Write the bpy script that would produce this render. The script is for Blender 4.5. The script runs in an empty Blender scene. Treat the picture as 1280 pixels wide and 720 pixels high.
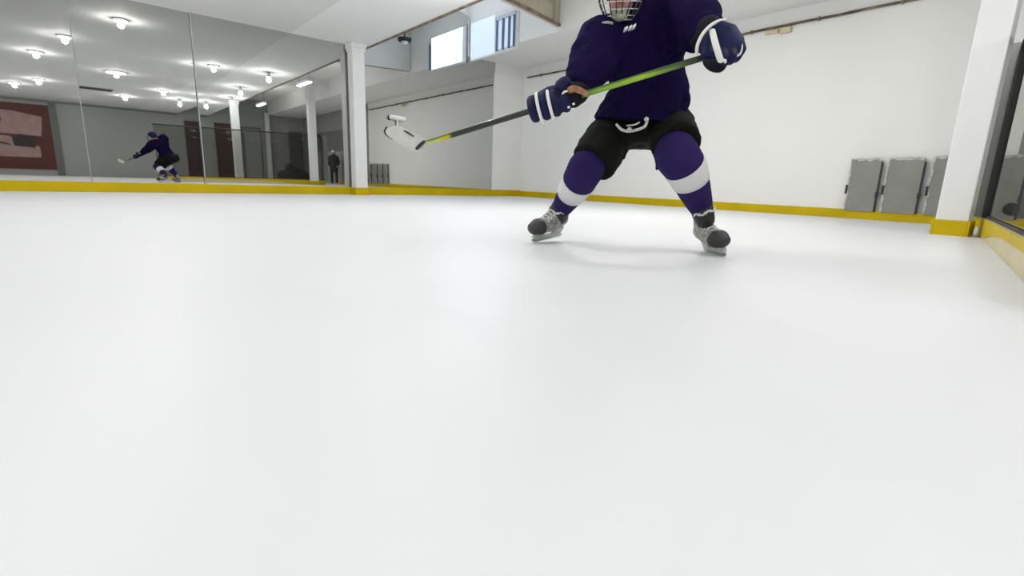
import bpy, bmesh, math, random
from mathutils import Vector, Matrix, noise
random.seed(4)
C = bpy.context.scene.collection
V = Vector
sc = bpy.context.scene

# ------------------------------------------------------------------ camera
FPX = 617.66
CR = V((0.76644801, -0.64144606, 0.03323255)); CU = V((0.11019289, 0.1822866, 0.97705124)); CF = V((0.63278352, 0.74519698, -0.21039599))
CP = V((0, 0, 0.41))
cd = bpy.data.cameras.new('camera'); cam = bpy.data.objects.new('camera', cd); C.objects.link(cam)
cd.sensor_width = 36; cd.lens = FPX*36/1280; cd.clip_start = 0.02; cd.clip_end = 200
cam.matrix_world = Matrix(((CR.x, CU.x, -CF.x, CP.x), (CR.y, CU.y, -CF.y, CP.y), (CR.z, CU.z, -CF.z, CP.z), (0, 0, 0, 1)))
sc.camera = cam
def P(x, y, d):
    """joint of the skater, read off at an image position and a distance along the view"""
    return CP + (CF + CR*((x-640)/FPX) - CU*((y-360)/FPX))*d

# ------------------------------------------------------------------ materials
def mat(name, col, rough=.6, metal=0, bump=0, bscale=40, spec=.5, var=0, vscale=3, coat=0, stretch=None, col2=None):
    m = bpy.data.materials.new(name); m.use_nodes = True
    nt = m.node_tree; b = nt.nodes['Principled BSDF']
    b.inputs['Base Color'].default_value = (*col, 1); b.inputs['Roughness'].default_value = rough
    b.inputs['Metallic'].default_value = metal; b.inputs['Specular IOR Level'].default_value = spec
    if coat: b.inputs['Coat Weight'].default_value = coat
    tc = nt.nodes.new('ShaderNodeTexCoord'); src = tc.outputs['Object']
    if stretch:
        mp = nt.nodes.new('ShaderNodeMapping'); mp.inputs['Scale'].default_value = stretch
        nt.links.new(src, mp.inputs[0]); src = mp.outputs[0]
    if bump:
        n = nt.nodes.new('ShaderNodeTexNoise'); n.inputs['Scale'].default_value = bscale; n.inputs['Detail'].default_value = 4
        nt.links.new(src, n.inputs['Vector'])
        bp = nt.nodes.new('ShaderNodeBump'); bp.inputs['Strength'].default_value = bump; bp.inputs['Distance'].default_value = .01
        nt.links.new(n.outputs['Fac'], bp.inputs['Height']); nt.links.new(bp.outputs[0], b.inputs['Normal'])
    if var or col2:
        n2 = nt.nodes.new('ShaderNodeTexNoise'); n2.inputs['Scale'].default_value = vscale; n2.inputs['Detail'].default_value = 5
        nt.links.new(src, n2.inputs['Vector'])
        r = nt.nodes.new('ShaderNodeValToRGB'); r.color_ramp.elements[0].position = .35; r.color_ramp.elements[1].position = .65
        c2 = col2 if col2 else tuple(c*(1-var) for c in col)
        r.color_ramp.elements[0].color = (*c2, 1); r.color_ramp.elements[1].color = (*col, 1)
        nt.links.new(n2.outputs['Fac'], r.inputs[0]); nt.links.new(r.outputs[0], b.inputs['Base Color'])
    return m
def emis(name, col, s):
    m = bpy.data.materials.new(name); m.use_nodes = True; b = m.node_tree.nodes['Principled BSDF']
    b.inputs['Base Color'].default_value = (*col, 1); b.inputs['Emission Color'].default_value = (*col, 1); b.inputs['Emission Strength'].default_value = s
    return m
M = {}
M['ice'] = mat('ice', (.80, .81, .825), .42, bump=.03, bscale=9, spec=.3, var=.015, vscale=.6)
M['wall'] = mat('painted_wall', (.89, .888, .868), .75, bump=.03, bscale=30, var=.02, vscale=1)
M['wallgrey'] = mat('grey_wall', (.36, .37, .36), .7, bump=.03, bscale=30, var=.04, vscale=1)
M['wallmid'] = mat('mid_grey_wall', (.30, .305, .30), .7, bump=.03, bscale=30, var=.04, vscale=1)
M['walldark'] = mat('dark_wall', (.16, .165, .165), .6, var=.08, vscale=1)
M['ceil'] = mat('ceiling_paint', (.92, .925, .92), .8, var=.02, vscale=.7)
M['ceil2'] = mat('low_ceiling_paint', (.80, .805, .80), .8, var=.02, vscale=.7)
M['column'] = mat('white_column_paint', (.80, .805, .80), .45, var=.02)
M['yellow'] = mat('yellow_plastic', (.60, .435, .0), .45, spec=.2, bump=.05, bscale=12, var=.12, vscale=2.2)
M['cream'] = mat('cream_plastic', (.66, .57, .36), .45, var=.08, vscale=5)
M['black'] = mat('black_rubber', (.012, .012, .012), .5)
M['blackpl'] = mat('black_plastic', (.010, .010, .011), .45)
M['greyfr'] = mat('grey_metal', (.22, .22, .21), .4, .6)
M['brown'] = mat('dark_brown_trim', (.10, .07, .045), .6, col2=(.30, .24, .17), vscale=6)
M['pipe'] = mat('stained_conduit', (.035, .026, .02), .7, col2=(.26, .21, .16), vscale=2.4)
M['beige'] = mat('beige_board', (.56, .52, .40), .7, bump=.05, bscale=14, var=.14, vscale=4)
M['beiged'] = mat('beige_board_rail', (.40, .36, .27), .6)
M['panel'] = mat('grey_panel', (.27, .27, .25), .5, var=.12, vscale=3, bump=.05, bscale=20)
M['tape'] = mat('pale_tape', (.62, .62, .58), .6, var=.4, vscale=20)
M['skin'] = mat('skin', (.56, .24, .19), .5, var=.15, vscale=14)
M['lip'] = mat('lips', (.36, .07, .06), .4)
M['hair'] = mat('brown_hair', (.05, .03, .02), .7, bump=.4, bscale=90)
M['eye'] = mat('eye', (.75, .75, .72), .2)
M['iris'] = mat('iris', (.03, .02, .01), .2)
M['jersey'] = mat('navy_jersey', (.0085, .0045, .036), .9, bump=.2, bscale=260, spec=.05, var=.25, vscale=3)
M['sock'] = mat('navy_sock', (.028, .017, .098), .9, bump=.5, bscale=300, spec=.12, var=.15, vscale=8)
M['sockw'] = mat('white_sock_band', (.74, .74, .74), .9, bump=.4, bscale=300, spec=.1)
M['pants'] = mat('black_pants', (.0095, .0098, .0075), .8, bump=.3, bscale=60, spec=.12, var=.35, vscale=9)
M['glove'] = mat('navy_glove', (.004, .006, .058), .6, bump=.25, bscale=45, spec=.25, var=.4, vscale=14)
M['gloved'] = mat('dark_palm', (.003, .003, .008), .75, bump=.3, bscale=60, spec=.2)
M['white'] = mat('white_trim', (.78, .78, .76), .5, bump=.2, bscale=60)
M['cuff'] = mat('orange_patterned_lining', (.26, .075, .022), .7, col2=(.30, .22, .12), vscale=45)
M['silver'] = mat('silver_boot', (.40, .40, .36), .45, .15, bump=.4, bscale=50, col2=(.20, .20, .19), vscale=32)
M['toecap'] = mat('toe_cap', (.030, .028, .031), .55)
M['holder'] = mat('blade_holder', (.56, .58, .53), .35, var=.1, vscale=20)
M['seam'] = mat('pale_seam', (.40, .41, .40), .4)
M['steel'] = mat('steel', (.55, .56, .56), .25, .9)
M['wire'] = mat('cage_wire', (.62, .62, .60), .3, .7)
M['wired'] = mat('dark_cage_wire', (.05, .05, .05), .35, .6)
M['guard'] = mat('pale_neck_guard', (.42, .42, .30), .7, var=.3, vscale=40)
M['chin'] = mat('chin_cup', (.20, .22, .14), .5, col2=(.45, .46, .40), vscale=50)
M['lace'] = mat('white_lace', (.75, .75, .72), .8, var=.4, vscale=60)
M['blade'] = mat('white_stick_blade', (.66, .67, .61), .5, bump=.2, bscale=40, var=.1, vscale=14)
M['coat'] = mat('dark_coat', (.03, .03, .033), .8)
M['bag'] = mat('dark_bag', (.035, .034, .037), .7, bump=.3, bscale=20)
M['lens'] = emis('lamp_lens', (1, .98, .94), 9)
M['daylit'] = emis('daylit_pane_and_wall', (.72, .84, 1.0), 1.0)
M['vent'] = mat('vent_dark', (.02, .02, .02), .6)
# mirror: tinted reflecting sheet
m = bpy.data.materials.new('tinted_mirror'); m.use_nodes = True; b = m.node_tree.nodes['Principled BSDF']
b.inputs['Base Color'].default_value = (.56, .565, .55, 1); b.inputs['Metallic'].default_value = 1; b.inputs['Roughness'].default_value = .012
M['mirror'] = m
# shield glass: smoky, slightly reflecting
m = bpy.data.materials.new('smoky_glass'); m.use_nodes = True; nt = m.node_tree; nt.nodes.clear()
o = nt.nodes.new('ShaderNodeOutputMaterial'); mx = nt.nodes.new('ShaderNodeMixShader'); t = nt.nodes.new('ShaderNodeBsdfTransparent'); g = nt.nodes.new('ShaderNodeBsdfGlossy')
t.inputs[0].default_value = (.80, .80, .79, 1); g.inputs['Roughness'].default_value = .03; mx.inputs[0].default_value = .03
nt.links.new(t.outputs[0], mx.inputs[1]); nt.links.new(g.outputs[0], mx.inputs[2]); nt.links.new(mx.outputs[0], o.inputs[0]); M['glass'] = m
# poster: red board with pale shapes
def ramp_mat(name, axis, stops, rough=.5, noise_amt=0, nscale=8):
    m = bpy.data.materials.new(name); m.use_nodes = True; nt = m.node_tree; b = nt.nodes['Principled BSDF']; b.inputs['Roughness'].default_value = rough
    tc = nt.nodes.new('ShaderNodeTexCoord'); sp = nt.nodes.new('ShaderNodeSeparateXYZ'); nt.links.new(tc.outputs['Generated'], sp.inputs[0])
    out = sp.outputs[axis]
    if noise_amt:
        n = nt.nodes.new('ShaderNodeTexNoise'); n.inputs['Scale'].default_value = nscale; nt.links.new(tc.outputs['Object'], n.inputs['Vector'])
        ma = nt.nodes.new('ShaderNodeMath'); ma.operation = 'MULTIPLY_ADD'; ma.inputs[1].default_value = noise_amt
        nt.links.new(n.outputs['Fac'], ma.inputs[0]); nt.links.new(out, ma.inputs[2]); out = ma.outputs[0]
    r = nt.nodes.new('ShaderNodeValToRGB'); els = r.color_ramp.elements
    while len(els) > 1: els.remove(els[0])
    els[0].position = stops[0][0]; els[0].color = (*stops[0][1], 1)
    for p, c in stops[1:]:
        e = els.new(p); e.color = (*c, 1)
    nt.links.new(out, r.inputs[0]); nt.links.new(r.outputs[0], b.inputs['Base Color']); return m

# ------------------------------------------------------------------ mesh helpers
def obj(name, bm, m, parent=None, smooth=False, kind=None):
    bmesh.ops.recalc_face_normals(bm, faces=bm.faces)
    me = bpy.data.meshes.new(name); bm.to_mesh(me); bm.free()
    if m:
        for mm in (m if isinstance(m, (list, tuple)) else [m]): me.materials.append(mm)
    if smooth:
        for f in me.polygons: f.use_smooth = True
    ob = bpy.data.objects.new(name, me); C.objects.link(ob)
    if parent: ob.parent = parent
    if kind: ob['kind'] = kind
    return ob
def tag(o, label, cat, group=None):
    o['label'] = label; o['category'] = cat
    if group: o['group'] = group
    return o
def thing(name, label, cat, loc=(0, 0, 0), group=None):
    o = bpy.data.objects.new(name, None); C.objects.link(o); o.location = loc; o.empty_display_size = .1
    return tag(o, label, cat, group)
def rebase(ob, base):
    """move a mesh's data so that it sits right under a parent placed at base"""
    ob.data.transform(Matrix.Translation(-V(base)))
def box(bm, a, b, bev=0, rot=None):
    a, b = V(a), V(b); mid = (a+b)/2; s = b-a
    r = bmesh.ops.create_cube(bm, size=1, matrix=Matrix.Translation(mid) @ (rot or Matrix()) @ Matrix.Diagonal((*s, 1)))
    if bev:
        es = {e for v in r['verts'] for e in v.link_edges}
        bmesh.ops.bevel(bm, geom=list(es), offset=bev, segments=2, affect='EDGES', profile=.6)
def prism(bm, pts, d):
    """extrude a polygon (list of 3-D points) by vector d"""
    v1 = [bm.verts.new(V(p)) for p in pts]; v2 = [bm.verts.new(V(p)+V(d)) for p in pts]; n = len(pts)
    bm.faces.new(v1); bm.faces.new(v2[::-1])
    for i in range(n): bm.faces.new((v1[i], v1[(i+1) % n], v2[(i+1) % n], v2[i]))
def loft(bm, pts, rad, n=16, side=None, caps=True, flat=False):
    pts = [V(p) for p in pts]; rad = [(r, r) if not isinstance(r, tuple) else r for r in rad]
    side = V(side) if side is not None else None; rings = []
    T = []
    for i in range(len(pts)):
        t = pts[min(i+1, len(pts)-1)]-pts[max(i-1, 0)]; T.append(t.normalized())
    prev = None; seq = []
    for i, p in enumerate(pts):
        t = T[i]; ref = side if side is not None else (prev if prev is not None else (V((0, 0, 1)) if abs(t.z) < .8 else V((1, 0, 0))))
        s = (ref-t*ref.dot(t)).normalized(); prev = s; seq.append((p, t, s, t.cross(s), rad[i]))
    full = []
    if caps and not flat:
        p, t, s, b, r = seq[0]; q = min(r)
        for k in (.25, .6, .87): full.append((p-t*q*math.sqrt(max(0, 1-k*k)), s, b, (r[0]*k, r[1]*k)))
    for p, t, s, b, r in seq: full.append((p, s, b, r))
    if caps and not flat:
        p, t, s, b, r = seq[-1]; q = min(r)
        for k in (.87, .6, .25): full.append((p+t*q*math.sqrt(max(0, 1-k*k)), s, b, (r[0]*k, r[1]*k)))
    for p, s, b, r in full:
        rings.append([bm.verts.new(p+s*(r[0]*math.cos(2*math.pi*j/n))+b*(r[1]*math.sin(2*math.pi*j/n))) for j in range(n)])
    for a, c in zip(rings, rings[1:]):
        for j in range(n): bm.faces.new((a[j], a[(j+1) % n], c[(j+1) % n], c[j]))
    if caps: bm.faces.new(rings[0][::-1]); bm.faces.new(rings[-1])
def tube(bm, pts, r, n=8): loft(bm, pts, [r]*len(pts) if not isinstance(r, list) else r, n)
def ball(bm, c, r, rot=None, seg=20):
    r = (r, r, r) if not isinstance(r, tuple) else r
    bmesh.ops.create_uvsphere(bm, u_segments=seg, v_segments=seg//2+2, radius=1, matrix=Matrix.Translation(V(c)) @ (rot or Matrix()) @ Matrix.Diagonal((*r, 1)))
def smoothpath(pts, k=6):
    pts = [V(p) for p in pts]; out = []
    for i in range(len(pts)-1):
        p0 = pts[max(i-1, 0)]; p1 = pts[i]; p2 = pts[i+1]; p3 = pts[min(i+2, len(pts)-1)]
        for j in range(k):
            t = j/k
            out.append(.5*((2*p1)+(p2-p0)*t+(2*p0-5*p1+4*p2-p3)*t*t+(3*p1-p0-3*p2+p3)*t**3))
    out.append(pts[-1]); return out
def organic(ob, vox=.012, it=6, disp=0, dsize=.1):
    r = ob.modifiers.new('remesh', 'REMESH'); r.mode = 'VOXEL'; r.voxel_size = vox; r.use_smooth_shade = True
    s = ob.modifiers.new('smooth', 'SMOOTH'); s.iterations = it; s.factor = .6
    if disp:
        tx = bpy.data.textures.new(ob.name+'_folds', 'CLOUDS'); tx.noise_scale = dsize; tx.noise_depth = 2
        d = ob.modifiers.new('folds', 'DISPLACE'); d.texture = tx; d.strength = disp; d.mid_level = .5
    return ob

# ------------------------------------------------------------------ the room
YM = 11.2; XR = 9.68; YB = -7.8; XL = -6.0
ZB = .167; TR = 3.24; ZS = 3.5; XS = 7.84; ZBEAM = 3.18; ZC = 3.18; ZT = 4.2; ZW = 4.8
def sbox(name, a, b, m, kind='structure', bev=0, parent=None):
    bm = bmesh.new(); box(bm, a, b, bev); return obj(name, bm, m, parent, kind=kind)
sbox('floor', (XL, YB, -.1), (XR, YM, 0), M['ice'])
sbox('wall_left', (XL-.2, YM+.06, -.1), (XR+.2, YM+.26, ZW+.1), M['wall'])
sbox('wall_right', (XR, .92, -.1), (XR+.2, YM+.06, ZS+.02), M['wall'])
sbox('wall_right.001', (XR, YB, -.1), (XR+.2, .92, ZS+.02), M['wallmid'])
sbox('wall_back', (XL-.2, YB-.2, -.1), (XR+.2, YB, ZT+.1), M['wallgrey'])
sbox('wall_near', (XL-.2, YB, -.1), (XL, YM+.06, ZC+.1), M['wall'])
# corner return beside the mirrors, bare wall between mirror and right wall
sbox('trim_1', (8.66, YM-.02, 0), (XR-.0, YM+.06, ZS), M['wall'])
# ceiling: low flat part, wide beam, raised trough with a light well, soffit
sbox('ceiling', (XL, YB, ZC), (3.44, YM+.06, ZC+.15), M['ceil2'])
sbox('ceiling.001', (3.44, YB, ZBEAM), (5.02, YM+.06, ZW+.1), M['ceil'])
sbox('ceiling.002', (5.02, YB, ZT), (XS, 7.96, ZT+.15), M['ceil'])
sbox('ceiling.003', (5.02, 7.96, ZW), (XS, YM+.06, ZW+.15), M['ceil'])
sbox('ceiling.004', (XS, YB, ZS), (XR+.2, YM+.06, ZW+.1), M['wall'])
sbox('trim_2', (4.985, -1.0, ZBEAM-.022), (5.035, YM-.01, ZBEAM+.03), M['brown'])
# yellow kick boards
bm = bmesh.new(); box(bm, (XL, YM-.03, 0), (8.66, YM+.02, ZB), .006); box(bm, (8.6, YM-.06, 0), (XR-.03, YM-.02, ZB), .006)
obj('baseboard_left', bm, M['yellow'], kind='structure')
sbox('baseboard_right', (XR-.05, -3.0, 0), (XR, YM-.03, ZB-.02), M['yellow'], bev=.006)
# header across the raised ceiling
hd = thing('ceiling_header', 'beige hanging header panel with brown bottom edge below the ceiling', 'header', (XS, 8.06, ZS+.1))
HANG = math.radians(12.4)
def part(name, bm, m, root, smooth=False):
    o = obj(name, bm, m, root, smooth); rebase(o, root.location); return o
bm = bmesh.new(); box(bm, (5.02, 8.00, 3.585), (XS, 8.06, ZW), .004); part('board', bm, M['beige'], hd)
bm = bmesh.new(); box(bm, (5.02, 8.065, 3.585), (XS, 8.12, ZW), .004); part('white_back', bm, M['wall'], hd)
bm = bmesh.new(); box(bm, (5.02, 7.965, 3.58), (XS, 7.998, 3.635), .006); part('bottom_edge', bm, M['brown'], hd)
bm = bmesh.new(); box(bm, (7.56, 7.975, 3.636), (7.62, 8.0, ZT), .004); box(bm, (5.02, 7.975, 3.94), (7.56, 8.0, 3.98), .004)
part('rail', bm, M['beiged'], hd)
# window high in the side of the light well
W = V((XS, 9.7, 3.7))
hd.rotation_euler = (0, 0, HANG)
wn = sbox('window_1', (XS-.05, 9.28, 3.36), (XS, 11.13, 4.28), M['column'], bev=.01)
wf = wn
bm = bmesh.new(); box(bm, (XS-.062, 10.12, 3.40), (XS-.045, 11.10, 4.24)); obj('pane', bm, M['daylit'], wf)  # wall patch lit by the window, its brightness built as a glowing pane
bm = bmesh.new(); box(bm, (XS-.062, 9.40, 3.46), (XS-.045, 10.0, 4.08)); obj('pane', bm, M['daylit'], wf)
mbar = mat('blue_grey_bar', (.12, .18, .27), .4)
for yy, w_ in ((9.99, .04), (9.76, .055), (9.54, .05), (9.37, .03)):
    bm = bmesh.new(); box(bm, (XS-.11, yy-w_/2, 3.42), (XS-.063, yy+w_/2, 4.10), .006); obj('bar', bm, mbar, wf)
bm = bmesh.new(); box(bm, (XS-.11, 9.33, 4.08), (XS-.05, 10.06, 4.16), .006); obj('window_frame', bm, mat('pale_blue_frame', (.55, .62, .70), .4), wf)
# light entering by the window
def area(name, loc, rot, size, power, col, sy=None, shape='RECTANGLE', spread=None):
    ld = bpy.data.lights.new(name, 'AREA'); ld.shape = shape; ld.size = size
    if sy: ld.size_y = sy
    ld.energy = power; ld.color = col
    if spread: ld.spread = spread
    lo = bpy.data.objects.new(name, ld); C.objects.link(lo); lo.location = loc; lo.rotation_euler = rot; return lo
area('window_daylight', (XS-.13, 10.3, 3.8), (0, math.radians(90), 0), .8, 120, (.80, .89, 1), 1.5)

# mirrors
def mirror(name, pts, label, ang=0):
    bm = bmesh.new(); cx = sum(p[0] for p in pts)/len(pts)
    prism(bm, [(p[0]-cx, 0, p[1]) for p in pts], (0, .012, 0))
    o = obj(name, bm, M['mirror']); o.location = (cx, YM+.012, 0); o.rotation_euler = (0, 0, math.radians(ang)); tag(o, label, 'mirror', 'tinted mirror sheets above the yellow kick board'); return o
ZM0 = ZB
mirror('mirror_sheet', [(-4.2, ZM0), (.035, ZM0), (.035, ZC), (-4.2, ZC)], 'leftmost tinted mirror sheet, showing the red poster')
mirror('mirror_sheet', [(.05, ZM0), (1.71, ZM0), (1.71, ZC), (.05, ZC)], 'tinted mirror sheet showing a small dark figure', MA if (MA := 1.9) else 0)
mirror('mirror_sheet', [(1.725, ZM0), (4.7, ZM0), (4.7, ZBEAM), (3.44, ZBEAM), (3.44, ZC), (1.725, ZC)], 'wide tinted mirror sheet just left of the thin white column')
mirror('mirror_sheet', [(4.72, ZM0), (8.64, ZM0), (8.64, ZS), (XS-.06, ZS), (XS-.06, 4.42), (7.55, 4.5), (5.04, 4.5), (5.04, ZBEAM), (4.72, ZBEAM)], 'tinted mirror sheet right of the thin white column, behind the stick blade')
bm = bmesh.new(); box(bm, (1.711, YM-.004, ZM0), (1.724, YM+.006, ZC)); o = obj('mirror_seam', bm, M['seam']); tag(o, 'thin vertical joint strip between the second and third mirror sheets', 'strip')
bm = bmesh.new(); box(bm, (.036, YM-.004, ZM0), (.049, YM+.006, ZC)); o = obj('mirror_seam', bm, M['seam']); tag(o, 'thin vertical joint strip right of the sheet showing the poster', 'strip')
bm = bmesh.new(); box(bm, (XS-.062, YM-.008, ZS), (XS-.03, YM+.01, 4.45)); box(bm, (8.635, YM-.03, ZB), (8.665, YM+.01, TR)); obj('trim_3', bm, M['wall'], kind='structure')

# columns
def column(x, y, s, top, label, cap=True, ybase=True, lab_m='column'):
    t = thing('column', label, 'column', (x, y, 0))
    bm = bmesh.new(); box(bm, (-s/2, -s/2, 0), (s/2, s/2, top), .012); obj('shaft', bm, M['column'], t)
    if cap:
        bm = bmesh.new(); box(bm, (-s/2-.035, -s/2-.035, top-.10), (s/2+.035, s/2+.035, top), .012); box(bm, (-s/2-.018, -s/2-.018, top-.16), (s/2+.018, s/2+.018, top-.10), .008)
        obj('capital', bm, M['column'], t)
    if ybase:
        bm = bmesh.new(); q = s/2+.022; zb = ZB-.005
        for a, c in (((-q, -q), (q, -s/2)), ((-q, s/2), (q, q)), ((-q, -s/2), (-s/2, s/2)), ((s/2, -s/2), (q, s/2))): box(bm, (a[0], a[1], 0), (c[0], c[1], zb), .004)
        obj('base_wrap', bm, M['yellow'], t)
    return t
column(4.71, YM-.19, .27, ZBEAM, 'thin white square column standing against the mirrors')
column(7.19, 1.06, .275, ZT, 'thick white column with yellow base wrap in the right corner', cap=False)
column(4.75, -.62, .27, ZBEAM, 'white column under the ceiling beam, seen only in the mirror')
column(7.75, YB+.15, .2, ZC+.4, 'slim white column against the back wall, seen only in the mirror', cap=False, ybase=False)

# grey panels leaning on the right wall
def grey_panel(y0, y1, z1, label, seed):
    random.seed(seed); t = thing('grey_panel', label, 'panel', (XR-.05, (y0+y1)/2, ZB-.04), 'grey panels standing along the right wall')
    bm = bmesh.new(); n = 9; top = []
    h = z1-(ZB-.04)
    w = (y0-y1)/2
    prof = [(-w, 0), (w, 0)]+[(w-2*w*i/n+random.uniform(-.004, .004), h+random.uniform(-.012, .010)) for i in range(n+1)]
    prism(bm, [(-.02, a, z) for a, z in prof], (.03, 0, 0)); obj('board', bm, M['panel'], t)
    bm = bmesh.new(); up_ = [(-w+2*w*i/12, h+random.uniform(.0, .012)) for i in range(13)]; lo_ = [(w-2*w*i/12, h-random.uniform(.008, .04)) for i in range(13)]
    prism(bm, [(-.027, a, z) for a, z in up_+lo_], (.006, 0, 0)); obj('torn_top_tape', bm, M['tape'], t)
    bm = bmesh.new(); a_ = [(w+random.uniform(-.004, .008), h*i/12) for i in range(13)]; b_ = [(w-random.uniform(.008, .034), h-h*i/12) for i in range(13)]
    prism(bm, [(-.028, a, z) for a, z in a_+b_], (.006, 0, 0)); obj('torn_side_tape', bm, M['tape'], t)
    bm = bmesh.new(); box(bm, (-.03, -w-.022, 0), (-.014, -w+.006, h*.93), .003); obj('edge_strip', bm, M['blackpl'], t)
    bm = bmesh.new(); box(bm, (-.040, -w-.032, h*.28), (-.031, -w+.014, h*.38), .003); obj('latch', bm, M['blackpl'], t)
    bm = bmesh.new(); box(bm, (-.040, w-.012, h*.33), (-.029, w+.02, h*.5), .003); obj('latch', bm, M['blackpl'], t)
grey_panel(2.84, 2.42, .955, 'leftmost grey panel against the white wall, narrow', 1)
grey_panel(2.34, 1.885, .965, 'middle grey panel against the white wall, widest in view', 2)
grey_panel(1.79, 1.30, .975, 'grey panel half hidden behind the thick white column', 3)
grey_panel(1.20, .80, .98, 'grey panel seen past the thick white column through smoky glass', 4)
grey_panel(.70, -.2, .98, 'wide grey panel seen through the smoky rink glass', 5)

# conduit along the right wall
t = thing('wall_conduit', 'stained dark conduit running along the white wall under the soffit', 'pipe', (XR, 6, TR))
bm = bmesh.new(); tube(bm, [(-.03, -5.0+i*.4, random.uniform(-.006, .006)) for i in range(26)], .021); obj('pipe', bm, M['pipe'], t, True)
for i in range(9):
    bm = bmesh.new(); box(bm, (-.055, -4.6+i*1.13, -.03), (0, -4.57+i*1.13, .03), .004); obj('clip', bm, M['brown'], t)
bm = bmesh.new(); box(bm, (XR-.075, 4.1, TR-.13), (XR-.005, 4.28, TR-.035), .01); box(bm, (XR-.06, 4.32, TR-.1), (XR-.005, 4.55, TR-.04), .01)
tag(obj('junction_box', bm, M['cream']), 'small cream box under the conduit beside the raised glove', 'box')
bm = bmesh.new(); box(bm, (8.6, YM-.05, TR-.3), (8.64, YM-.01, TR-.26)); bm.free()
bm = bmesh.new(); tube(bm, [(-.02, y, TR) for y in (0, .1)], .01); bm.free()

# board and shield on the near right side
A0 = V((7.70, .905, 0)); dv = (V((3.3, .163, 0))-A0).normalized(); nv = V((dv.y, -dv.x, 0))
if nv.y > 0: nv = -nv
L = (V((3.3, .163, 0))-A0).length+.6
bt = .19
sb = thing('side_board', 'low cream side board with yellow top band, beside the thick column', 'board', A0)
bm = bmesh.new(); prism(bm, [(0, 0, 0), (0, 0, bt), V(nv)*.14+V((0, 0, bt)), V(nv)*.14], dv*L); obj('board', bm, M['cream'], sb)
bm = bmesh.new(); e = -nv*.008
band = [dv*.0, dv*1.15, dv*1.75, dv*2.55, dv*L]; zb_ = [0, .03, .085, .125, .135]
prism(bm, [e+p+V((0, 0, z)) for p, z in zip(band, zb_)]+[e+p+V((0, 0, bt+.003)) for p in band[::-1]], nv*.008); obj('yellow_band', bm, M['yellow'], sb)
gp = thing('glass_shield', 'smoky glass shield with black rounded frame right of the thick column', 'glass shield', A0+V((0, 0, bt+.004)))
f0 = nv*.03
def onb(s, z): return f0+dv*s+V((0, 0, z))
bm = bmesh.new(); hgt = 1.80
path = [onb(.1, 0), onb(.1, 1.0), onb(.1, hgt-.14), onb(.13, hgt-.04), onb(.22, hgt), onb(.6, hgt+.01), onb(L, hgt+.01)]
loft(bm, smoothpath(path, 5), [(.036, .022)]*31, 10, side=nv); obj('black_frame', bm, M['black'], gp, True)
bm = bmesh.new(); prism(bm, [onb(-.10, 0)-nv*.02, onb(.06, 0)-nv*.02, onb(.06, hgt+.02)-nv*.02, onb(-.10, hgt+.02)-nv*.02], nv*-.20); obj('post', bm, M['greyfr'], gp)
bm = bmesh.new(); prism(bm, [onb(.0, 0), onb(L, 0), onb(L, .022), onb(.0, .022)], nv*.03); obj('bottom_gasket', bm, M['black'], gp)
bm = bmesh.new(); prism(bm, [onb(.1, .02), onb(L, .02), onb(L, hgt), onb(.2, hgt), onb(.11, hgt-.1)], nv*.008); obj('pane', bm, M['glass'], gp)
# dark round hole/puck behind the glass
bm = bmesh.new(); bmesh.ops.create_cone(bm, cap_ends=True, segments=24, radius1=.085, radius2=.085, depth=.03, matrix=Matrix.Rotation(math.radians(90), 4, 'Y'))
o = obj('rubber_disc', bm, M['black']); o.location = (XR-.0865, .85, .27); tag(o, 'round dark rubber disc low behind the smoky glass', 'disc')

# back wall: poster, doors, dark openings (read in the mirrors)
t = thing('poster', 'large red poster with pale pink shapes, seen in the leftmost mirror', 'poster', (-2.3, YB+.004, 0))
bm = bmesh.new(); box(bm, (-1.8, .0, .25), (1.4, .03, 2.95), .004); obj('board', bm, mat('red_board', (.11, .022, .014), .5, var=.3, vscale=3), t)
bm = bmesh.new()
prism(bm, [(-1.7, .035, 1.75), (.95, .035, 1.65), (1.05, .035, 2.45), (.2, .035, 2.62), (-1.7, .035, 2.7)], (0, .004, 0)); prism(bm, [(-1.7, .035, .75), (.85, .035, .75), (.85, .035, 1.2), (-.1, .035, 1.6), (-1.7, .035, 1.6)], (0, .004, 0))
obj('pale_shapes', bm, mat('pale_pink', (.42, .27, .25), .5, var=.2, vscale=3), t)
bm = bmesh.new(); prism(bm, [(.05, .042, 1.2), (.7, .042, 1.15), (.75, .042, 1.6), (.3, .042, 1.7), (.02, .042, 1.55)], (0, .004, 0)); prism(bm, [(-.9, .042, 2.0), (-.3, .042, 1.9), (-.2, .042, 2.3), (-.6, .042, 2.5)], (0, .004, 0)); prism(bm, [(-1.5, .042, 1.5), (.0, .042, 1.2), (-.1, .042, 1.28), (-1.4, .042, 1.62)], (0, .004, 0))
obj('dark_shapes', bm, mat('poster_black', (.03, .012, .015), .5), t)
def bpanel(name, x0, x1, z0, z1, m, kind=None, label=None, cat=None, d=.04):
    o = sbox(name, (x0, YB, z0), (x1, YB+d, z1), m, kind=kind)
    if label: tag(o, label, cat)
    return o
o = sbox('door_1', (5.25, YB, 0), (6.15, YB+.05, 2.85), mat('dark_red_door', (.07, .035, .03), .5, var=.3), bev=.01)
o = sbox('window_2', (6.45, YB, 0), (7.45, YB+.05, 2.8), M['walldark'], bev=.01)
bm = bmesh.new(); box(bm, (6.6, YB+.05, .1), (7.38, YB+.06, 2.65)); obj('pane', bm, M['wallgrey'], o)
o = sbox('door_2', (8.85, YB, 0), (9.6, YB+.05, 2.75), M['walldark'], bev=.01)
sbox('trim_4', (-1.0, YB, 0), (-.75, YB+.06, 3.1), M['walldark'])
sbox('trim_5', (XL, YB, 3.08), (5.0, YB+.05, 3.13), M['walldark'])
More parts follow.
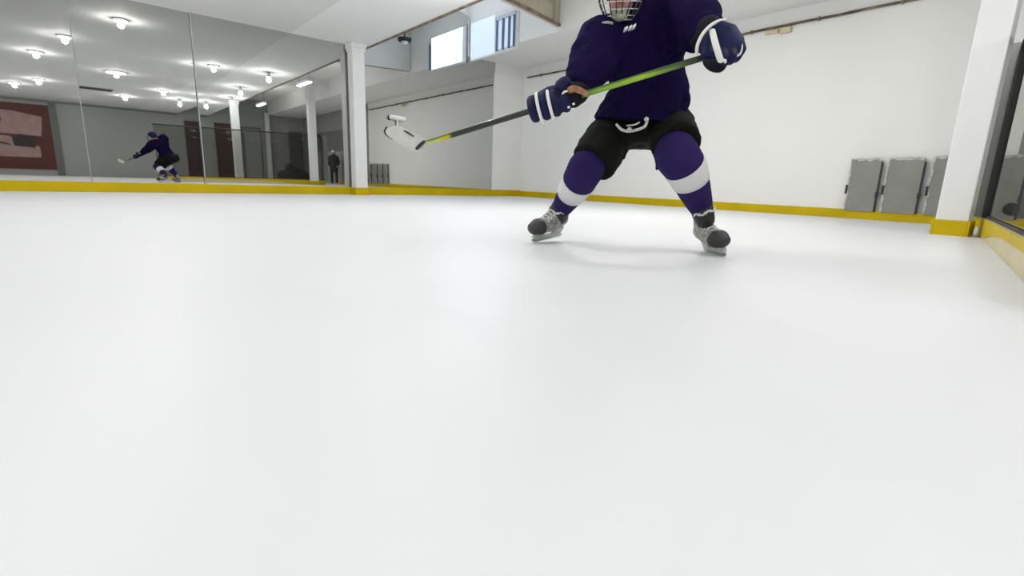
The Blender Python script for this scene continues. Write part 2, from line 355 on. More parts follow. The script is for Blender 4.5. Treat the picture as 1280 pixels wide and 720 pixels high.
# right wall beyond the rink glass
o = sbox('wall_right.002', (XR-.03, -5.6, 1.6), (XR, -.6, 2.6), M['walldark'])
o = sbox('door_3', (XR-.04, -1.4, 0), (XR, -.35, 2.2), M['black'], bev=.01)

# ceiling lamps: seen ones first, then extras added to even out the light
LAMPS = [(-.66, 4.6, .17), (-.06, 7.2, .15), (1.52, 2.95, .33), (.56, -5.3, .40), (2.9, 6.35, .15), (3.14, .07, .17), (2.4, -3.0, .16), (-2.9, .6, .18), (-3.2, 6.0, .2), (-3.5, -4.0, .2), (-.9, -.9, .16), (.9, 9.7, .15), (-4.6, -6.4, .2), (-4.8, 3.2, .2), (-4.6, 9.4, .2), (-1.6, -2.6, .18)]
lampdesc = ['round recessed ceiling lamp reflected left of the first mirror joint', 'small recessed ceiling lamp reflected at the first mirror joint', 'largest round ceiling lamp reflected in the second mirror sheet',
 'wide ceiling lamp near the back wall beside the poster', 'small ceiling lamp reflected high in the third mirror sheet', 'ceiling lamp near the second mirror joint, above the camera', 'added fill lamp over the rear half of the ice', 'added fill lamp far left over the ice', 'added fill lamp in the far left corner by the mirrors', 'added fill lamp in the left rear corner', 'added fill lamp behind the camera', 'added fill lamp nearest the mirrors', 'added fill lamp in the far rear corner', 'added fill lamp beside the left side wall', 'added fill lamp where side wall meets mirrors', 'added fill lamp left of and behind the camera']
KL = 1.0
for (x, y, r), lb in zip(LAMPS, lampdesc):
    r *= .72
    t = thing('ceiling_lamp', lb, 'ceiling lamp', (x, y, ZC), 'recessed ceiling lamps')
    bm = bmesh.new(); loft(bm, [(0, 0, -.022), (0, 0, 0)], [r+.03, r+.04], 28, flat=True); obj('rim', bm, M['column'], t, True)
    bm = bmesh.new(); loft(bm, [(0, 0, -.030), (0, 0, -.023)], [r-.01, r], 28, flat=True); obj('lens', bm, M['lens'], t, True)
    a = area('lamp_light', (x, y, ZC-.036), (0, 0, 0), 2*r, 22*KL, (1, .99, .97), shape='DISK')
    pl_ = bpy.data.lights.new('lamp_glow', 'POINT'); pl_.energy = 66*KL; pl_.shadow_soft_size = .055; pl_.color = (1, .99, .97); po = bpy.data.objects.new('lamp_glow', pl_); C.objects.link(po); po.location = (x, y, ZC-.105)
# small spot lamps under the beam; the halfway one added to brighten it
for (x, y, lb) in ((4.0, -1.9, 'white spot lamp under the beam near the mid column'), (4.5, .35, 'white spot lamp under the beam, above the skater side'), (4.2, 3.2, 'white spot lamp added to brighten the beam, halfway to the mirrors'), (4.2, 6.6, 'white spot lamp under the beam, nearest the mirrors')):
    t = thing('spot_lamp', lb, 'spot lamp', (x, y, ZBEAM), 'spot lamps under the beam')
    bm = bmesh.new(); loft(bm, [(0, 0, 0), (0, 0, -.05), (0, 0, -.12)], [.04, .045, .08], 20, flat=True); obj('housing', bm, M['column'], t, True)
    bm = bmesh.new(); loft(bm, [(0, 0, -.121), (0, 0, -.135)], [.075, .06], 20, flat=True); obj('lens', bm, M['lens'], t, True)
    pl_ = bpy.data.lights.new('spot_glow', 'POINT'); pl_.energy = 75*KL; pl_.shadow_soft_size = .06; po = bpy.data.objects.new('spot_glow', pl_); C.objects.link(po); po.location = (x, y, ZBEAM-.21)
# hanging linear lamps in the raised part
for (x, y, lb) in ((5.9, 4.34, 'hanging strip lamp in the raised ceiling, nearest the light well'), (6.25, -2.6, 'hanging strip lamp in the raised ceiling toward the back wall')):
    t = thing('strip_lamp', lb, 'hanging lamp', (x, y, ZT), 'hanging strip lamps')
    bm = bmesh.new(); box(bm, (-.08, -.6, -.80), (.08, .6, -.74), .01); obj('housing', bm, M['column'], t)
    bm = bmesh.new(); box(bm, (-.065, -.58, -.82), (.065, .58, -.80), .004); obj('lens', bm, M['lens'], t)
    for s in (-.5, .5):
        bm = bmesh.new(); tube(bm, [(0, s, -.74), (0, s, 0)], .006, 6); obj('cable', bm, M['blackpl'], t)
    area('strip_light', (x, y, ZT-.83), (0, 0, 0), .13, 150*KL, (1, .99, .96), 1.15)
    area('strip_uplight', (x, y, ZT-.73), (math.pi, 0, 0), .13, 60*KL, (1, .99, .96), 1.15)
for (x, y) in ((8.75, 6.5), (8.75, 2.0), (8.75, -3)):
    pass
# dark vent in the low ceiling, dark fitting in the raised one
t = thing('oval_fitting', 'small white oval fitting on the mirror just above the stick blade', 'lamp', (0, 0, 0))  # white oval of unknown kind, mounted on the mirror
LP = V((5.75, YM-.03, 1.78)); t.location = LP
bm = bmesh.new(); loft(bm, [(-.17, -.03, .01), (.17, -.03, -.01)], [(.05, .055)]*2, 14, side=(0, 1, 0)); obj('lens', bm, M['white'], t, True)
bm = bmesh.new(); loft(bm, [(.0, 0, -.05), (.0, .0, -.17)], [.025, .02], 10); obj('stem', bm, M['white'], t, True)
bm = bmesh.new(); box(bm, (-.2, .0, -.05), (-.16, .02, .05), .004); obj('mount', bm, M['blackpl'], t)
t = thing('ceiling_vent', 'long dark ceiling vent reflected in the second mirror sheet', 'vent', (1.14, -1.7, ZC))
bm = bmesh.new(); box(bm, (-.75, -.28, -.02), (.75, .28, 0), .004); obj('frame', bm, M['greyfr'], t)
bm = bmesh.new(); box(bm, (-.70, -.24, -.03), (.70, .24, -.02)); obj('grille', bm, M['vent'], t)
t = thing('ceiling_fitting', 'black and white round fitting on the raised ceiling in the right mirror', 'fitting', (7.28, 8.8, 4.26))
bm = bmesh.new(); tube(bm, [(0, 0, 0), (0, 0, ZW-4.26)], .02); obj('stem', bm, M['blackpl'], t, True)
bm = bmesh.new(); loft(bm, [(0, 0, 0), (0, 0, -.08)], [.2, .18], 20, flat=True); obj('base', bm, M['blackpl'], t, True)
bm = bmesh.new(); ball(bm, (0, 0, -.1), (.1, .1, .06)); obj('dome', bm, M['white'], t, True)

# ------------------------------------------------------------------ skater
SK = V((2.75, 2.05, 0))
sk = thing('hockey_player', 'hockey player in navy jersey leaning forward with stick on the ice', 'person', SK)
def sp(name, bm, m, smooth=True, parent=None):
    o = obj(name, bm, m, parent or sk, smooth); rebase(o, SK); return o
X_ = CR.copy(); UPc = CU.copy(); TOC = -CF
hipL = P(778, 160, 3.28); hipR = P(828, 156, 3.26)       # screen-left and screen-right hip
kneeL = P(735, 204, 3.08); kneeR = P(849, 190, 2.93)
ankL = P(700, 262, 3.47); ankR = P(878, 264, 3.12)
shL = P(756, 48, 2.87); shR = P(858, 8, 2.85)
elL = P(737, 84, 2.74); elR = P(880, 14, 2.62)
wrL = P(716, 112, 2.60); wrR = P(892, 42, 2.44)
HC = P(777, -9, 2.73)                                   # head centre
fw = (TOC - V((0, 0, 1))*TOC.z).normalized(); fw = (Matrix.Rotation(math.radians(-14), 3, 'Z') @ fw); fw = (fw + V((0, 0, -.25))).normalized()
hs = fw.cross(V((0, 0, 1))).normalized(); hu = hs.cross(fw).normalized()
if hs.dot(X_) < 0: hs = -hs
def HP(a, b, c): return HC + hs*a + hu*b + fw*c
HR = Matrix((hs, fw, hu)).transposed().to_4x4()
# toe/heel of the skates on the ice
TL = V((2.33, 2.536, .0)); TR_ = V((2.965, 1.465, .0))
dL = (CR*.78 + V((CF.x, CF.y, 0))*.62); dL.z = 0; dL.normalize()
HLp = TL + dL*.27 + V((0, 0, .035))
dR = (V((3.14, 1.73, 0))-TR_); dR.z = 0; dR.normalize()
HRp = TR_ + dR*.27 + V((0, 0, .0))

# body (skin), one continuous surface
bm = bmesh.new()
pel = (hipL+hipR)/2; chest = P(805, 50, 2.93); neck = P(785, 18, 2.84)
loft(bm, [P(803, 158, 3.19), P(808, 110, 3.02), P(806, 60, 2.93), P(803, 28, 2.88)], [(.14, .09), (.12, .08), (.16, .10), (.13, .08)], 18, side=X_)
loft(bm, [P(800, 30, 2.9), neck, HP(0, -.06, -.02)], [.075, .06, .058], 14)
ball(bm, HP(0, .03, -.01), (.078, .098, .105), HR); ball(bm, HP(0, -.045, .03), (.058, .062, .07), HR)
ball(bm, HP(0, -.09, .062), (.028, .022, .022), HR)
loft(bm, [HP(0, .03, .085), HP(0, -.012, .112)], [.010, .018], 10); ball(bm, HP(0, .035, .078), (.05, .02, .012), HR)
for s in (-1, 1):
    ball(bm, HP(s*.081, .0, -.01), (.012, .02, .032), HR)
for h, k, a in ((hipL, kneeL, ankL), (hipR, kneeR, ankR)):
    loft(bm, [h, (h+k)/2, k, (k*.6+a*.4), a], [.092, .08, .06, .055, .04], 14)
for a, e_, w_ in ((shL, elL, wrL), (shR, elR, wrR)):
    loft(bm, [(chest+a)/2, a, e_, w_], [.08, .062, .048, .036], 14)
o = sp('body', bm, M['skin']); organic(o, .008, 4)
bm = bmesh.new()
bm.free()
for s in (-1, 1):
    bm = bmesh.new(); ball(bm, HP(s*.032, .022, .083), .0125); ey = sp('eye', bm, M['eye'])
    bm = bmesh.new(); ball(bm, HP(s*.032, .022, .0925), .006); sp('iris', bm, M['iris'], parent=ey)
bm = bmesh.new(); ball(bm, HP(0, -.050, .098), (.025, .007, .0075), HR); sp('lips', bm, M['lip'])
for s in (-1, 1):
    bm = bmesh.new(); loft(bm, [HP(s*.018, .046, .092), HP(s*.034, .052, .09), HP(s*.05, .044, .078)], [.004, .005, .003], 8); sp('eyebrow', bm, M['hair'])
bm = bmesh.new(); ball(bm, HP(0, .03, -.05), (.083, .075, .10), HR); sp('hair', bm, M['hair'])

# helmet with cage
bm = bmesh.new()
bmesh.ops.create_uvsphere(bm, u_segments=28, v_segments=18, radius=1, matrix=Matrix.Translation(HP(0, .045, -.02)) @ HR @ Matrix.Diagonal((.105, .135, .125, 1)))
kill = [v for v in bm.verts if (v.co-HC).dot(fw) > .055 and (v.co-HC).dot(hu) < .065 or (v.co-HC).dot(hu) < -.05]
bmesh.ops.delete(bm, geom=kill, context='VERTS')
hl = sp('helmet', bm, M['glove']); so = hl.modifiers.new('thick', 'SOLIDIFY'); so.thickness = .014
for s in (-1, 1):
    bm = bmesh.new(); loft(bm, [HP(s*.10, .0, .02), HP(s*.096, -.05, .03), HP(s*.078, -.105, .055)], [(.004, .016), (.004, .014), (.004, .012)], 10, side=hs)
    sp('chin_strap', bm, M['white'] if s < 0 else M['blackpl'], parent=hl)
def cage_pt(a, b):
    # a horizontal angle, b height
    rr = 1-.48*max(0, (-b-.01)/.13)**1.8
    return HP(math.sin(a)*.122*rr, b, math.cos(a)*.128*rr+.018)
bm = bmesh.new()
for b_ in (.07, .03, -.01, -.05, -.085, -.115, -.135): tube(bm, [cage_pt(math.radians(-78+156*i/14), b_) for i in range(15)], .0034 if b_ < .06 else .005, 6)
sp('cage', bm, M['wire'], parent=hl)
bm = bmesh.new()
for a in (-78, -52, -28, -9, 9, 28, 52, 78): tube(bm, [cage_pt(math.radians(a), .07-.2*i/9) for i in range(10)], .0034 if abs(a) < 70 else .006, 6)
sp('cage_upright', bm, M['wired'], parent=hl)
bm = bmesh.new(); ball(bm, HP(0, -.112, .07), (.05, .045, .032), HR); ball(bm, HP(.03, -.095, .075), (.025, .03, .024), HR); ball(bm, HP(-.03, -.095, .075), (.025, .03, .024), HR)
o = sp('chin_cup', bm, M['chin'], parent=hl); organic(o, .006, 3)
bm = bmesh.new(); loft(bm, smoothpath([P(750, 30, 2.72), P(755, 28.5, 2.70), P(760, 28, 2.69), P(765, 29, 2.69)], 4), [.007]*13, 10); sp('neck_guard', bm, M['guard'])

# jersey: torso and both sleeves in one piece
bm = bmesh.new()
loft(bm, [P(801, 152, 3.12), P(803, 138, 3.10), P(810, 108, 3.02), P(806, 80, 2.95), P(806, 55, 2.92), P(806, 28, 2.88), P(800, 10, 2.87)],
     [(.300, .215), (.285, .20), (.222, .165), (.235, .17), (.26, .175), (.235, .15), (.14, .10)], 30, side=X_, flat=True)
ball(bm, P(797, 33, 2.84), (.10, .10, .06)); ball(bm, P(842, 128, 3.10), (.09, .10, .09)); 
loft(bm, [P(775, 48, 2.88), P(754, 54, 2.86), P(741, 74, 2.78), P(735, 88, 2.72), P(724, 103, 2.64)], [.125, .150, .132, .122, .080], 20)
loft(bm, [P(835, 16, 2.88), P(850, 6, 2.84), P(862, 10, 2.70), P(870, 22, 2.60), P(881, 40, 2.49)], [.15, .150, .125, .118, .098], 20)
loft(bm, [P(832, 50, 2.86), P(855, 32, 2.74), P(872, 42, 2.58)], [.12, .11, .085], 16)
loft(bm, [P(772, 42, 2.86), P(815, 24, 2.84), P(850, 5, 2.84)], [(.12, .1), (.14, .1), (.14, .1)], 20)
jr = sp('jersey', bm, M['jersey']); organic(jr, .013, 5, .055, .15)
# diagonal fold and hem folds
bm = bmesh.new()
def tag_strip(px, d, r):
    return
loft(bm, smoothpath([P(782, 36, 2.63), P(789, 34, 2.62), P(796, 31, 2.62)], 4), [(.016, .005)]*9, 10, side=CU); bm.free()
bm = bmesh.new()
for a, b_ in (((781, 36.2), (785, 34.2)), ((786.5, 35), (790, 32.8)), ((791, 33.8), (795, 31)),): box(bm, (0, 0, 0), (.001, .001, .001)) if False else prism(bm, [P(a[0], a[1]+1, 2.645), P(b_[0], b_[1]+1.2, 2.645), P(b_[0], b_[1]-2.2, 2.645), P(a[0], a[1]-2, 2.645)], CF*.03)
sp('collar_tag', bm, M['white'], False, jr)

# pants: one piece
bm = bmesh.new()
loft(bm, [P(772, 158, 3.24), P(828, 156, 3.24)], [.155, .155], 22)
loft(bm, [P(768, 164, 3.18), P(757, 180, 3.14), P(748, 193, 3.10), P(741, 204, 3.06)], [.150, .152, .146, .137], 22, flat=True)
loft(bm, [P(832, 159, 3.16), P(840, 169, 3.05), P(843, 176, 2.98), P(845, 182, 2.93)], [.150, .147, .145, .143], 22, flat=True)
loft(bm, [P(768, 160, 3.2), P(800, 157, 3.16), P(844, 156, 3.14)], [.13, .12, .12], 20)
pn = sp('pants', bm, M['pants']); organic(pn, .014, 3, .03, .12)
bm = bmesh.new(); loft(bm, smoothpath([P(771, 156, 2.93), P(777, 162, 2.92), P(786, 164, 2.915), P(797, 162, 2.91), P(806, 158, 2.92), P(809, 150, 2.925)], 5), [.0085]*26, 8)
loft(bm, smoothpath([P(784, 157, 2.925), P(793, 156, 2.92), P(799, 153, 2.92)], 4), [.005]*9, 8); ball(bm, P(808, 149, 2.92), .014); ball(bm, P(787, 162, 2.90), .014)
sp('waist_lace', bm, M['lace'], parent=pn)
bm = bmesh.new(); loft(bm, [P(781, 180, 3.08), P(782, 189, 3.08), P(780, 198, 3.08)], [.016, .012, .006], 8); sp('loose_strap', bm, M['pants'], parent=pn); bm = bmesh.new(); loft(bm, [P(822, 186, 3.0), P(822, 198, 3.0), P(821, 211, 3.0)], [.018, .012, .008], 8)
sp('loose_strap', bm, M['pants'], parent=pn)

# socks
def sock(path, rads, i0, i1):
    pts = smoothpath(path, 5); n = len(pts); rr = []
    for i in range(n):
        t_ = i/5; k = min(int(t_), len(rads)-2); rr.append(rads[k]+(rads[k+1]-rads[k])*(t_-k))
    bm = bmesh.new(); loft(bm, pts, rr, 24); s = sp('sock', bm, M['sock'])
    bm = bmesh.new(); loft(bm, pts[i0:i1+1], [q+.005 for q in rr[i0:i1+1]], 28, flat=True); sp('white_band', bm, M['sockw'], parent=s)
    return s
sock([P(739, 203, 3.12), P(733, 210, 3.08), P(724, 226, 3.2), P(711, 246, 3.36), P(702, 260, 3.47)], [.100, .116, .110, .088, .068], 10, 14)
sock([P(844, 184, 2.99), P(846, 194, 2.92), P(857, 211, 2.97), P(868, 238, 3.06), P(877, 261, 3.13)], [.112, .130, .120, .098, .068], 9, 13)

# skates
def skate(T, H, ank, label_side):
    f = (T-H); Ln = f.length; f = f.normalized(); mid = (T+H)/2
    up = (ank-(H*.75+T*.25)); up = (up-f*up.dot(f)).normalized(); s = f.cross(up).normalized()
    org = H
    KS = 1.24
    def Q(x, y, z): return org+f*x+s*y*KS+up*(z*(KS if z > .04 else 1))
    def K(l): return [(a*KS, b*KS) for a, b in l]
    B = Matrix((f, s, up)).transposed().to_4x4()
    bm = bmesh.new()
    loft(bm, [Q(.02, 0, .115), Q(.07, 0, .11), Q(.14, 0, .10), Q(.21, 0, .093), Q(.262, 0, .088)], K([(.036, .045), (.040, .050), (.048, .050), (.053, .043), (.044, .034)]), 20, side=s)
    top = ank-up*.02
    loft(bm, [Q(.05, 0, .10), Q(.055, 0, .15), (Q(.06, 0, .19)+top)/2, top], [(.042, .052), (.043, .056), (.046, .056), (.052, .06)], 20, side=s)
    loft(bm, [Q(.09, 0, .15), Q(.15, 0, .125), Q(.2, 0, .11)], K([(.034, .03), (.036, .026), (.036, .02)]), 14, side=s)
    bt_ = sp('skate', bm, M['silver']); organic(bt_, .007, 3)
    bm = bmesh.new(); loft(bm, [Q(.232, 0, .092), Q(.252, 0, .090), Q(.276, 0, .086)], K([(.055, .045), (.053, .043), (.044, .035)]), 20, side=s); sp('toe_cap', bm, M['toecap'], parent=bt_)
    bm = bmesh.new(); prism(bm, [Q(.0, -.014, .066), Q(.03, -.011, .022), Q(.255, -.011, .02), Q(.285, -.012, .034), Q(.27, -.014, .062), Q(.2, -.012, .062), Q(.17, -.010, .036), Q(.10, -.010, .036), Q(.075, -.012, .064)], s*.026)
    bmesh.ops.bevel(bm, geom=bm.edges[:], offset=.003, segments=2, affect='EDGES'); sp('blade_holder', bm, M['holder'], False, bt_)
    bm = bmesh.new(); pr = [(-.005, .020), (.005, .006), (.03, 0), (.25, 0), (.278, .008), (.292, .026), (.25, .024), (.03, .024)]
    prism(bm, [Q(a, -.002, z) for a, z in pr], s*.004); sp('blade', bm, M['steel'], False, bt_)
    # laces and dark ankle cuff
    bm = bmesh.new()
    for i in range(6):
        x = .205-.022*i; z = .126+.0125*i
        for sg in (-1, 1): tube(bm, smoothpath([Q(x, sg*.034, z-.01), Q(x-.006, 0, z+.012), Q(x-.016, -sg*.034, z)], 3), .0042, 6)
    sp('laces', bm, M['lace'], parent=bt_)
    bm = bmesh.new(); loft(bm, [top-up*.035, top, top+up*.025], [(.060, .068), (.066, .072), (.068, .074)], 20, side=s); sp('ankle_cuff', bm, M['blackpl'], parent=bt_)
    bm = bmesh.new()
    for k in range(5):
        a0 = -1.2+k*.5; tube(bm, [top+up*(.02+.008*math.sin(3*k+i))+s*(.072*math.sin(a0+i*.12))+f*(.080*math.cos(a0+i*.12)) for i in range(5)], .0065, 6)
    sp('cuff_lace', bm, M['lace'], parent=bt_)
skate(TL, HLp, ankL, 'l'); skate(TR_, HRp, ankR, 'r')

# stick
s0 = P(533, 178.5, 2.78); s1 = P(905, 64, 2.36); sd = (s1-s0).normalized()
st = thing('hockey_stick', 'black and lime green hockey stick held across the player', 'hockey stick', s0)
def stp(name, bm, m, smooth=False):
    o = obj(name, bm, m, st, smooth); rebase(o, s0); return o
SL = (s1-s0).length
sside = (CU-sd*CU.dot(sd)).normalized()
# tapering of perspective is left to the lens; shaft with bevelled corners
def shaftpart(a, b, r): 
    bm = bmesh.new(); n = 6; loft(bm, [s0+sd*(a+(b-a)*i/n) for i in range(n+1)], [r]*(n+1), 8, side=sside, flat=True); return bm
stripe = ramp_mat('shaft_graphic', 0, [(0, (.02, .024, .018))], .35)
def shaft_mat():
    m = bpy.data.materials.new('shaft_paint'); m.use_nodes = True; nt = m.node_tree; b = nt.nodes['Principled BSDF']; b.inputs['Roughness'].default_value = .3
    tc = nt.nodes.new('ShaderNodeTexCoord'); vm = nt.nodes.new('ShaderNodeVectorMath'); vm.operation = 'DOT_PRODUCT'; vm.inputs[1].default_value = sd/SL
    nt.links.new(tc.outputs['Object'], vm.inputs[0])
    r = nt.nodes.new('ShaderNodeValToRGB'); E = r.color_ramp.elements
    st_ = [(0, (.52, .58, .22)), (.055, (.50, .56, .10)), (.065, (.62, .50, .01)), (.088, (.55, .45, .01)), (.10, (.015, .018, .015)), (.40, (.018, .022, .016)), (.47, (.03, .045, .02)), (.56, (.10, .20, .02)), (.63, (.20, .36, .02)), (.76, (.30, .48, .02)), (.84, (.10, .18, .02)), (.90, (.02, .025, .016)), (1, (.015, .015, .015))]
    E[0].position = 0; E[0].color = (*st_[0][1], 1); E[1].position = 1; E[1].color = (*st_[-1][1], 1)
    for p, c in st_[1:-1]:
        e_ = E.new(p); e_.color = (*c, 1)
    nt.links.new(vm.outputs['Value'], r.inputs[0])
    # dark upper bevel against bright lower face
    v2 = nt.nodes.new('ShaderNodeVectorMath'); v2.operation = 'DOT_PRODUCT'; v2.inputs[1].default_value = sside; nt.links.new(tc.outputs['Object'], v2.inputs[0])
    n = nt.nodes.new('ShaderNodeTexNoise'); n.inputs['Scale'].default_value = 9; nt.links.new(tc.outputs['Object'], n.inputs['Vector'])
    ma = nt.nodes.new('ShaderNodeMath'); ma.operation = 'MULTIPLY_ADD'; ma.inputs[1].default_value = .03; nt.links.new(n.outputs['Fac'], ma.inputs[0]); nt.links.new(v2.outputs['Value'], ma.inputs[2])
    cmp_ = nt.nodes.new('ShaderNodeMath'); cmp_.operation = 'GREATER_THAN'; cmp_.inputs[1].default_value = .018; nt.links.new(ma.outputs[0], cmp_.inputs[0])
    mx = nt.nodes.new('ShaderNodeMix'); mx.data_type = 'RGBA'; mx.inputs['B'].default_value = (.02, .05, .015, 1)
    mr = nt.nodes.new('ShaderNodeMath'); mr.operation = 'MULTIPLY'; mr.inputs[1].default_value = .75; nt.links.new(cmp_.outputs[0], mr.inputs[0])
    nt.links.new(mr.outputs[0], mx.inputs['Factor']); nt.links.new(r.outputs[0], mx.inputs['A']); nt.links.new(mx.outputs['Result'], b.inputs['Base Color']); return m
stp('shaft', shaftpart(0, SL, (.0165, .0115)), shaft_mat())
bm = shaftpart(SL-.02, SL+.03, (.02, .016)); stp('butt_end', bm, M['black'])
# blade
bl = [P(533, 175, 2.78), P(527, 187.5, 2.78), P(518, 188.5, 2.775), P(503, 181, 2.76), P(486, 171, 2.75), P(481.5, 166, 2.74), P(484, 160, 2.74), P(494, 156, 2.74), P(503, 158.5, 2.75), P(520, 168, 2.77), P(530, 173, 2.78)]
bm = bmesh.new(); prism(bm, bl, CF*.022); bmesh.ops.bevel(bm, geom=bm.edges[:], offset=.004, segments=2, affect='EDGES'); stp('blade', bm, M['blade'])
bm = bmesh.new(); loft(bm, [P(521, 185.5, 2.762), P(525, 181.5, 2.762), P(530, 177, 2.762)], [(.009, .008), (.01, .008), (.008, .008)], 8); stp('heel_tape', bm, M['black'], True)
bm = bmesh.new(); loft(bm, [P(502, 162, 2.757), P(510, 166, 2.757), P(517, 170.5, 2.757)], [.003, .006, .003], 8); stp('dark_mark', bm, M['toecap'], True)
bm = bmesh.new(); loft(bm, smoothpath([P(490, 173.5, 2.765), P(483.5, 169, 2.76), P(480.5, 164.5, 2.755), P(483, 159, 2.755)], 4), [.0045]*13, 8); stp('toe_edge', bm, M['black'], True)

# gloves
def glove(cx, cd_, wr, dirs, name, back, fsp, farc, stripes, cuffs, L_=None):
    pass
def fingers(bm, centers, r, R_, a0, a1, stretch=1.0):
    """finger arcs curling round the shaft; angle 0 = up, 90 = toward the camera"""
    tc_ = -CF; tc_ = (tc_-sd*tc_.dot(sd)).normalized()
    for c, k in centers:
        pts = []
        for i in range(9):
            a = math.radians(a0+(a1-a0)*i/8); pts.append(c+sside*(math.cos(a)*R_*k*stretch)+tc_*(math.sin(a)*R_*k))
        loft(bm, pts, [r*1.05]*3+[r]*3+[r*.95, r*.9, r*.8], 12)
# lower glove (screen left)
def onsh(px): 
    t_ = (px-533)/(905-533)
    # position on the shaft below this image column
    best = None
    for i in range(400):
        q = s0+sd*SL*i/399; v = q-CP; x = 640+FPX*v.dot(CR)/v.dot(CF)
        if best is None or abs(x-px) < best[0]: best = (abs(x-px), q)
    return best[1]
tcc = (-CF); tcc = (tcc-sd*tcc.dot(sd)).normalized()
bm = bmesh.new()
fingers(bm, [(onsh(668), .95), (onsh(681), 1.05), (onsh(694), 1.0), (onsh(706), .85)], .029, .040, -35, 205, 1.25)
loft(bm, [onsh(672)+sside*.045-tcc*.005, onsh(690)+sside*.058, onsh(704)+sside*.052+tcc*.0], [(.032, .042), (.036, .045), (.036, .042)], 16, side=sside)
g1 = sp('glove', bm, M['glove']); organic(g1, .006, 3)
bm = bmesh.new(); loft(bm, [onsh(702)+sside*.058, P(702, 108, 2.54), P(706, 104, 2.54)], [.030, .040, .036], 14); o = sp('thumb_roll', bm, M['glove'], parent=g1); organic(o, .006, 3)
bm = bmesh.new(); loft(bm, [onsh(704)+sside*.015+tcc*.01, P(716, 120, 2.56), P(722, 116, 2.60), P(727, 112, 2.66)], [(.055, .05), (.062, .055), (.060, .058), (.055, .055)], 18, side=sside); o = sp('cuff', bm, M['gloved'], parent=g1); organic(o, .006, 2)
bm = bmesh.new(); loft(bm, smoothpath([P(711, 113, 2.515), P(718, 111, 2.50), P(727, 114, 2.51), P(734, 118, 2.53)], 4), [(.018, .010)]*13, 12, side=sside); sp('patterned_lining', bm, M['cuff'], parent=g1)
bm = bmesh.new()
for px in (675, 688.5):
    pts = []
    for i in range(11):
        a = math.radians(8+190*i/10); pts.append(onsh(px)+sside*(math.cos(a)*.079)+tcc*(math.sin(a)*.066))
    loft(bm, pts, [(.0085, .006)]*11, 10, side=sd)
for q in ((711, 134), (717, 130)): ball(bm, P(*q, 2.50), (.005, .009, .006))
loft(bm, [P(703, 117, 2.50), P(706, 114.5, 2.50), P(709, 114, 2.50)], [.004, .006, .004], 8)
sp('white_piping', bm, M['white'], parent=g1)
# upper glove (screen right)
bm = bmesh.new()
gc = P(902, 55, 2.40)
loft(bm, [P(884, 45, 2.44), P(892, 50, 2.39), P(905, 55, 2.36), P(915, 60, 2.36)], [(.065, .052), (.088, .058), (.095, .058), (.080, .05)], 20, side=CU)
loft(bm, [P(897, 36, 2.40), P(908, 41, 2.38), P(920, 50, 2.37), P(924, 62, 2.36), P(919, 71, 2.36)], [.032, .037, .036, .034, .028], 14)
for (a, b_, c) in (((884, 60), (883, 67), (889, 72)), ((893, 62), (892, 72), (897, 78)), ((903, 64), (903, 74), (906, 76)), ((913, 64), (914, 71), (912, 76))):
    loft(bm, smoothpath([P(*a, 2.345), P(*b_, 2.325), P(*c, 2.35)], 3), [.028, .028, .028, .027, .026, .025, .022], 12)
g2 = sp('glove', bm, M['glove']); organic(g2, .006, 3)
bm = bmesh.new(); loft(bm, smoothpath([P(884, 77, 2.33), P(891, 82, 2.31), P(899, 84, 2.31), P(905, 80, 2.33)], 3), [.022, .024, .026, .027, .027, .026, .026, .024, .02, .018], 12); o = sp('thumb_roll', bm, M['gloved'], parent=g2); organic(o, .006, 3)
bm = bmesh.new(); loft(bm, [P(880, 42, 2.47), P(886, 44, 2.44)], [(.085, .07), (.088, .07)], 20, side=CU, flat=False); o = sp('cuff', bm, M['gloved'], parent=g2); organic(o, .008, 2)
bm = bmesh.new()
loft(bm, smoothpath([P(871, 66, 2.36), P(872, 56, 2.335), P(878, 43, 2.325), P(887, 33, 2.33), P(897, 27, 2.34), P(906, 25, 2.36)], 4), [(.010, .008)]*21, 10, side=TOC)
loft(bm, smoothpath([P(890, 38, 2.33), P(893, 50, 2.285), P(897, 64, 2.27), P(901, 77, 2.285)], 4), [(.0145, .008)]*13, 10, side=sd)
ball(bm, P(905, 77, 2.30), .012); loft(bm, smoothpath([P(921, 44, 2.325), P(927, 56, 2.325), P(926, 66, 2.33), P(921, 70, 2.33)], 3), [.005]*10, 8)
sp('white_piping', bm, M['white'], parent=g2)

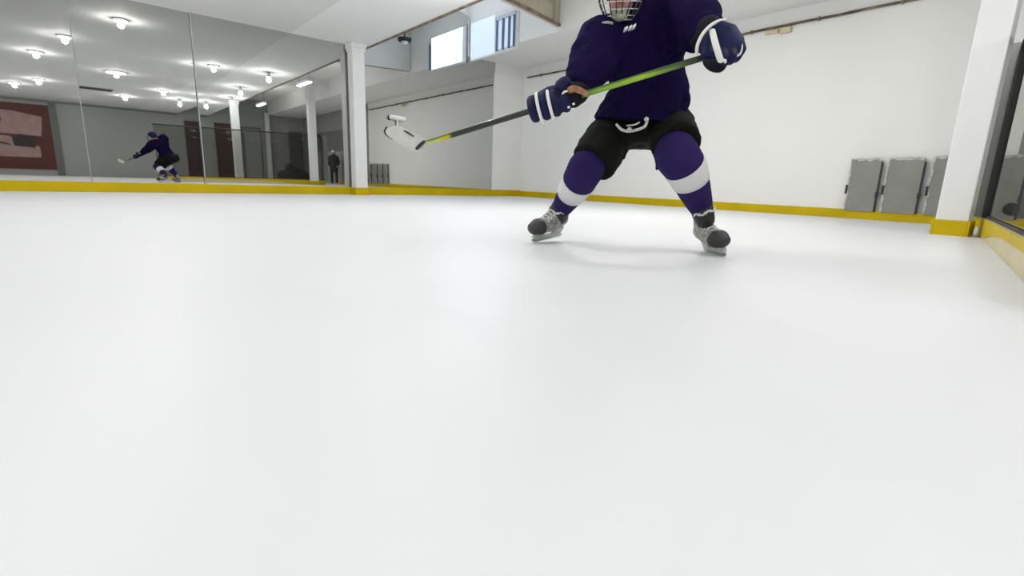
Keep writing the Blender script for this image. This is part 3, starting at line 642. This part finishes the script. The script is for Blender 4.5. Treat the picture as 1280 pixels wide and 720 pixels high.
# ------------------------------------------------------------------ person far behind the camera, seen in the mirror
def bystander(loc, rz, label, h=1.72, cap=None):
    t = thing('person', label, 'person', loc); t.rotation_euler = (0, 0, rz); k = h/1.75
    def q(*p): return V(p)*k
    bm = bmesh.new()
    loft(bm, [q(0, 0, .92), q(0, 0, 1.12), q(0, 0, 1.36), q(0, 0, 1.46)], [(.17*k, .11*k), (.145*k, .10*k), (.19*k, .12*k), (.10*k, .08*k)], 16, side=(1, 0, 0))
    loft(bm, [q(0, 0, 1.45), q(0, .01, 1.56)], [.055*k, .05*k], 12); ball(bm, q(0, .01, 1.63), (.075*k, .095*k, .115*k)); loft(bm, [q(0, .1, 1.64), q(0, .115, 1.615)], [.008, .014], 8)
    for s in (-1, 1):
        loft(bm, [q(s*.10, 0, .9), q(s*.12, .01, .5), q(s*.13, -.01, .09)], [.085*k, .06*k, .042*k], 12); loft(bm, [q(s*.13, -.04, .045), q(s*.14, .15, .04)], [(.045, .04), (.042, .035)], 12, side=(1, 0, 0))
        loft(bm, [q(s*.18, 0, 1.4), q(s*.27, .02, 1.14), q(s*.23, .16, .95)], [.06*k, .048*k, .032*k], 12)
        for i in range(5):
            z = .93-.015*i if i < 4 else .96; loft(bm, [q(s*.22, .17, z), q(s*.20, .22, z-.02), q(s*.19, .225, z-.06)], [.010, .010, .008], 8)
    o = obj('body', bm, M['skin'], t, True); organic(o, .012, 2)
    bm = bmesh.new(); loft(bm, [q(0, 0, .80), q(0, 0, 1.12), q(0, 0, 1.38), q(0, 0, 1.49)], [(.225*k, .16*k), (.20*k, .145*k), (.225*k, .15*k), (.12*k, .10*k)], 16, side=(1, 0, 0))
    for s in (-1, 1): loft(bm, [q(s*.19, 0, 1.4), q(s*.28, .02, 1.14), q(s*.235, .14, .98)], [.085*k, .07*k, .055*k], 12)
    o = obj('coat', bm, M['coat'], t, True); organic(o, .016, 3)
    bm = bmesh.new()
    for s in (-1, 1): loft(bm, [q(s*.10, 0, .9), q(s*.12, .01, .5), q(s*.13, -.01, .09)], [.11*k, .085*k, .07*k], 12)
    o = obj('trousers', bm, M['coat'], t, True); organic(o, .016, 3)
    bm = bmesh.new(); ball(bm, q(0, 0, 1.685), (.092*k, .11*k, .085*k)); o = obj('cap', bm, cap or M['hair'], t, True)
bystander((9.25, -2.2, 0), math.radians(35), 'person in dark clothes and pale cap standing by the right wall, seen in the mirror', 1.6, M['white'])
t = thing('gear_bag', 'dark hockey gear bag heaped near the doors, seen in the mirror', 'bag', (8.1, -4.9, 0))
bm = bmesh.new(); loft(bm, [(-.5, 0, .3), (-.2, 0, .34), (.2, 0, .32), (.55, .1, .3)], [(.24, .28), (.3, .33), (.3, .31), (.24, .28)], 16, side=(0, 1, 0)); ball(bm, (-.15, 0, .72), (.2, .2, .22)); ball(bm, (.1, .1, .55), (.3, .2, .2)); o = obj('body', bm, M['bag'], t, True); organic(o, .02, 3)
bm = bmesh.new(); tube(bm, smoothpath([(-.35, -.2, .55), (-.1, -.28, .75), (.2, -.2, .58)], 4), .018); obj('handle', bm, M['black'], t, True)

# ------------------------------------------------------------------ world and colour
w = bpy.data.worlds.new('world'); sc.world = w; w.use_nodes = True
w.node_tree.nodes['Background'].inputs[0].default_value = (.6, .7, .85, 1); w.node_tree.nodes['Background'].inputs[1].default_value = .5
sc.view_settings.view_transform = 'Standard'; sc.view_settings.look = 'None'; sc.view_settings.gamma = 1; sc.view_settings.use_curve_mapping = False
sc.view_settings.exposure = -1.41
